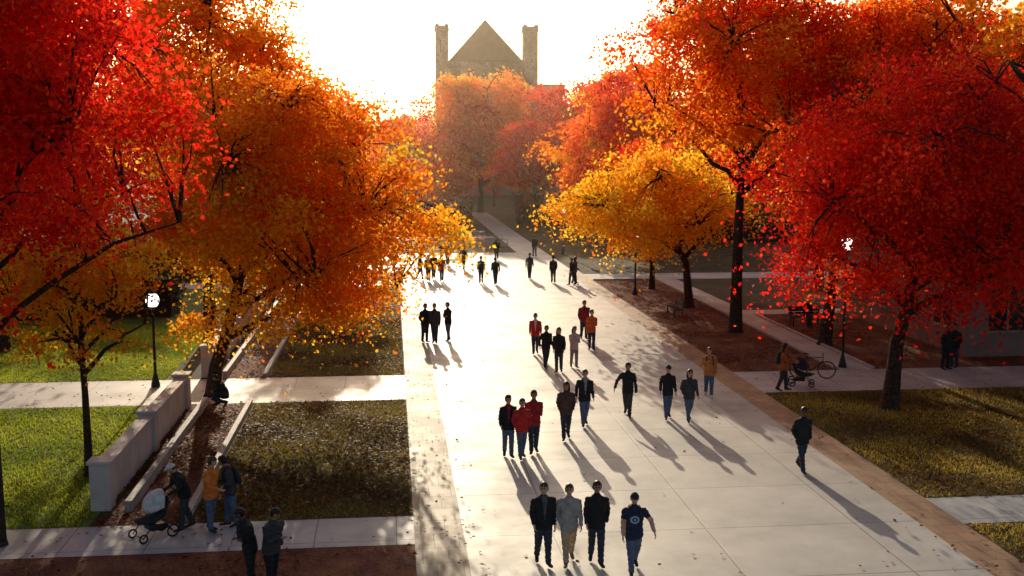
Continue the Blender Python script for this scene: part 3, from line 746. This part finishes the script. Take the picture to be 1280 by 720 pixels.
LT=(.6,.36,.25); MD=(.40,.22,.13); DK=(.15,.08,.05); BRH=(.08,.04,.02)
P=person
P('pedestrian',3.02,22.2,5,1.78,.26,phase=1,arms=('swing','hang'),jacket=BLK,pants=JD,skin=LT,hair=BRH,shirt=(.1,.1,.1))
P('pedestrian',3.56,22.2,0,1.74,.34,phase=-1,arms=('pocket','swing'),jacket=GREY,pants=KH,skin=LT,hair=BRH,shoes=(.2,.15,.1))
P('pedestrian',4.12,22.1,-4,1.80,.28,phase=1,arms=('swing','pocket'),jacket=BLK,pants=JD,skin=MD)
P('pedestrian',4.80,21.6,-8,1.72,.40,phase=-1,arms=('hang','out'),jacket=NAVY,pants=JN,skin=LT,hairstyle='cap',sleeves='short',mark=(.3,.45,.6),bag='backpack')
P('pedestrian',3.14,30.4,10,1.78,.2,jacket=BLK,pants=JN,shirt=MAR,skin=LT)
P('pedestrian',3.50,30.2,4,1.72,.22,arms=('pocket','pocket'),jacket=RD,pants=JN,skin=LT,hair=BRH)
P('pedestrian',3.90,30.7,-10,1.82,.2,arms=('hang','cross'),jacket=MAR,pants=JD,skin=MD)
P('pedestrian',5.04,32.1,0,1.76,.3,arms=('pocket','pocket'),jacket=(.09,.05,.035),pants=JD,skin=MD,hairstyle='long')
P('pedestrian',5.87,33.7,-5,1.80,.3,jacket=BLK,pants=JN,skin=LT,shirt=(.3,.27,.25),hair=BRH)
P('pedestrian',7.47,34.8,-8,1.82,.42,arms=('out','swing'),jacket=BLK,pants=CH,skin=MD,bag='shoulder')
P('pedestrian',8.66,34.3,0,1.76,.3,jacket=BLK,pants=JN,skin=LT,hairstyle='cap')
P('pedestrian',9.25,33.9,5,1.70,.36,arms=('pocket','swing'),jacket=CH,pants=JN,skin=LT,hairstyle='long')
P('pedestrian',10.87,37.3,-6,1.74,.28,arms=('strap','hang'),jacket=(.55,.2,.05),pants=JN,skin=LT,hair=BRH,bag='backpack',shoes=(.5,.48,.45))
P('pedestrian',10.79,28.15,0,1.80,.36,arms=('pocket','pocket'),jacket=BLK,pants=JD,skin=DK,nod=.1)
P('pedestrian',5.90,46.0,0,1.74,.25,jacket=RD,pants=JD,shirt=WHT,skin=LT)
P('pedestrian',5.92,42.9,20,1.72,.2,jacket=BLK,pants=JD,skin=MD)
P('pedestrian',6.30,42.0,-15,1.76,.2,jacket=BLK,pants=CH,skin=LT,hairstyle='long')
P('pedestrian',7.04,42.9,0,1.66,.22,arms=('cross','cross'),jacket=(.6,.40,.36),pants=(.3,.24,.22),skin=LT,hairstyle='long',hair=BRH)
P('pedestrian',8.40,46.6,-5,1.76,.2,jacket=(.65,.12,.03),pants=JD,skin=LT,hair=BRH,arms=('hang','cross'))
P('pedestrian',8.55,49.4,0,1.78,.2,jacket=MAR,pants=JD,skin=MD)
P('pedestrian',1.38,49.3,30,1.76,.1,arms=('pocket','pocket'),jacket=BLK,pants=JD,skin=MD)
P('pedestrian',1.80,49.0,-20,1.80,.1,arms=('hang','hang'),jacket=CH,pants=JD,skin=LT)
P('pedestrian',2.42,49.5,-60,1.76,.12,arms=('cross','cross'),jacket=BLK,pants=JN,skin=LT,hair=BRH)
P('pedestrian',13.75,37.9,70,1.72,.2,arms=('reach','reach'),jacket=(.4,.11,.03),shirt=ORG,pants=CH,skin=MD,bag='backpack',hairstyle='long')
for (x,y,fa,j,p_,hs) in ((3.14,72.2,180,RD,JD,'long'),(2.27,72.3,180,BLK,JD,'short'),(2.67,73.7,0,BLK,CH,'short'),(1.77,73.3,90,CH,JN,'short'),(5.6,71,0,BLK,JD,'short'),(6.44,70.1,180,BLK,JD,'short'),
    (8.97,73,0,CH,JD,'short'),(10.2,70.6,180,BLK,CH,'cap'),(11.2,69.3,-70,BLK,JD,'short'),(11.5,70.0,110,CH,JD,'long'),(5.0,79,20,BLK,JD,'short'),(4.0,82,180,MAR,JD,'short'),(8,86,0,BLK,JD,'short'),(11.2,88,180,CH,JN,'short')):
    P('pedestrian',x,y,fa,1.74,.24,jacket=j,pants=p_,skin=MD,hairstyle=hs)
# left group
P('pedestrian',-4.15,25.0,60,1.76,.12,arms=('reach','hang'),jacket=ORG,pants=JN,skin=LT,hair=BRH,bend=.12,nod=.15)
P('pedestrian',-3.75,25.3,-70,1.72,.12,arms=('phone','phone'),jacket=CH,pants=JN,skin=MD,bag='backpack',bend=.2,nod=.2)
P('pedestrian',-4.75,25.15,-60,1.76,.2,arms=('reach','reach'),jacket=BLK,pants=CH,skin=LT,hairstyle='cap',bag=(.6,.58,.55),bend=.38,nod=.2)
P('pedestrian',-2.85,21.5,-50,1.76,.1,arms=('cross','cross'),jacket=BLK,pants=BLK,skin=DK,bend=.25,nod=.3)
P('pedestrian',-2.42,21.35,50,1.76,.1,arms=('cross','pocket'),jacket=CH,pants=BLK,skin=MD,bend=.2,nod=.3)
P('pedestrian',21.4,41.0,20,1.8,.1,arms=('pocket','pocket'),jacket=BLK,pants=BLK,skin=DK)
P('pedestrian',21.9,41.3,-60,1.76,.1,arms=('pocket','pocket'),jacket=BLK,pants=JD,skin=MD)
P('seated_person',20.0,52.1,0,1.74,0,arms=('phone','phone'),jacket=BLK,pants=CH,skin=MD,sit=True,bend=.1)
P('crouching_person',-5.6,37.2,-70,1.74,0,arms=('phone','phone'),jacket=BLK,pants=CH,skin=MD,crouch=1,bend=.4)

# ------------------------------------------------------------------ haze (a real low-lying mist volume over the far half of the campus)
hm_,hnt,hout=new_mat('haze')
vs=N(hnt,'ShaderNodeVolumeScatter'); vs.inputs['Color'].default_value=(1,.84,.66,1); vs.inputs['Density'].default_value=.00048; vs.inputs['Anisotropy'].default_value=.7
hnt.links.new(vs.outputs[0],hout.inputs['Volume'])
b=MB(); b.box(-160,220,62,420,-1,60); b.obj('haze',[hm_])

# ------------------------------------------------------------------ light, sky, camera
w=bpy.data.worlds.new('World'); scene.world=w; w.use_nodes=True; nt=w.node_tree
bg=nt.nodes['Background']; sky=nt.nodes.new('ShaderNodeTexSky'); sky.sky_type='NISHITA'; sky.sun_disc=False
sky.sun_elevation=SUN_EL; sky.sun_rotation=SUN_AZ; sky.dust_density=5.0; sky.air_density=1.0; sky.ozone_density=.6
nt.links.new(sky.outputs[0],bg.inputs[0]); bg.inputs[1].default_value=.13
sd=Vector((math.sin(SUN_AZ)*math.cos(SUN_EL),math.cos(SUN_AZ)*math.cos(SUN_EL),math.sin(SUN_EL)))
l=bpy.data.lights.new('sun','SUN'); l.energy=5; l.angle=R(.5); l.color=(1,.84,.60)
so=bpy.data.objects.new('sun',l); COL.objects.link(so); so.rotation_euler=sd.to_track_quat('Z','Y').to_euler(); so.location=(0,60,60)
cam=bpy.data.cameras.new('camera'); co_=bpy.data.objects.new('camera',cam); COL.objects.link(co_)
co_.location=(0,0,8.6); co_.rotation_euler=(R(90-7.12),0,R(-6.1)); cam.lens=39.4; cam.sensor_width=36; cam.clip_end=4000
scene.camera=co_
scene.view_settings.view_transform='Standard'; scene.view_settings.look='None'; scene.view_settings.exposure=0
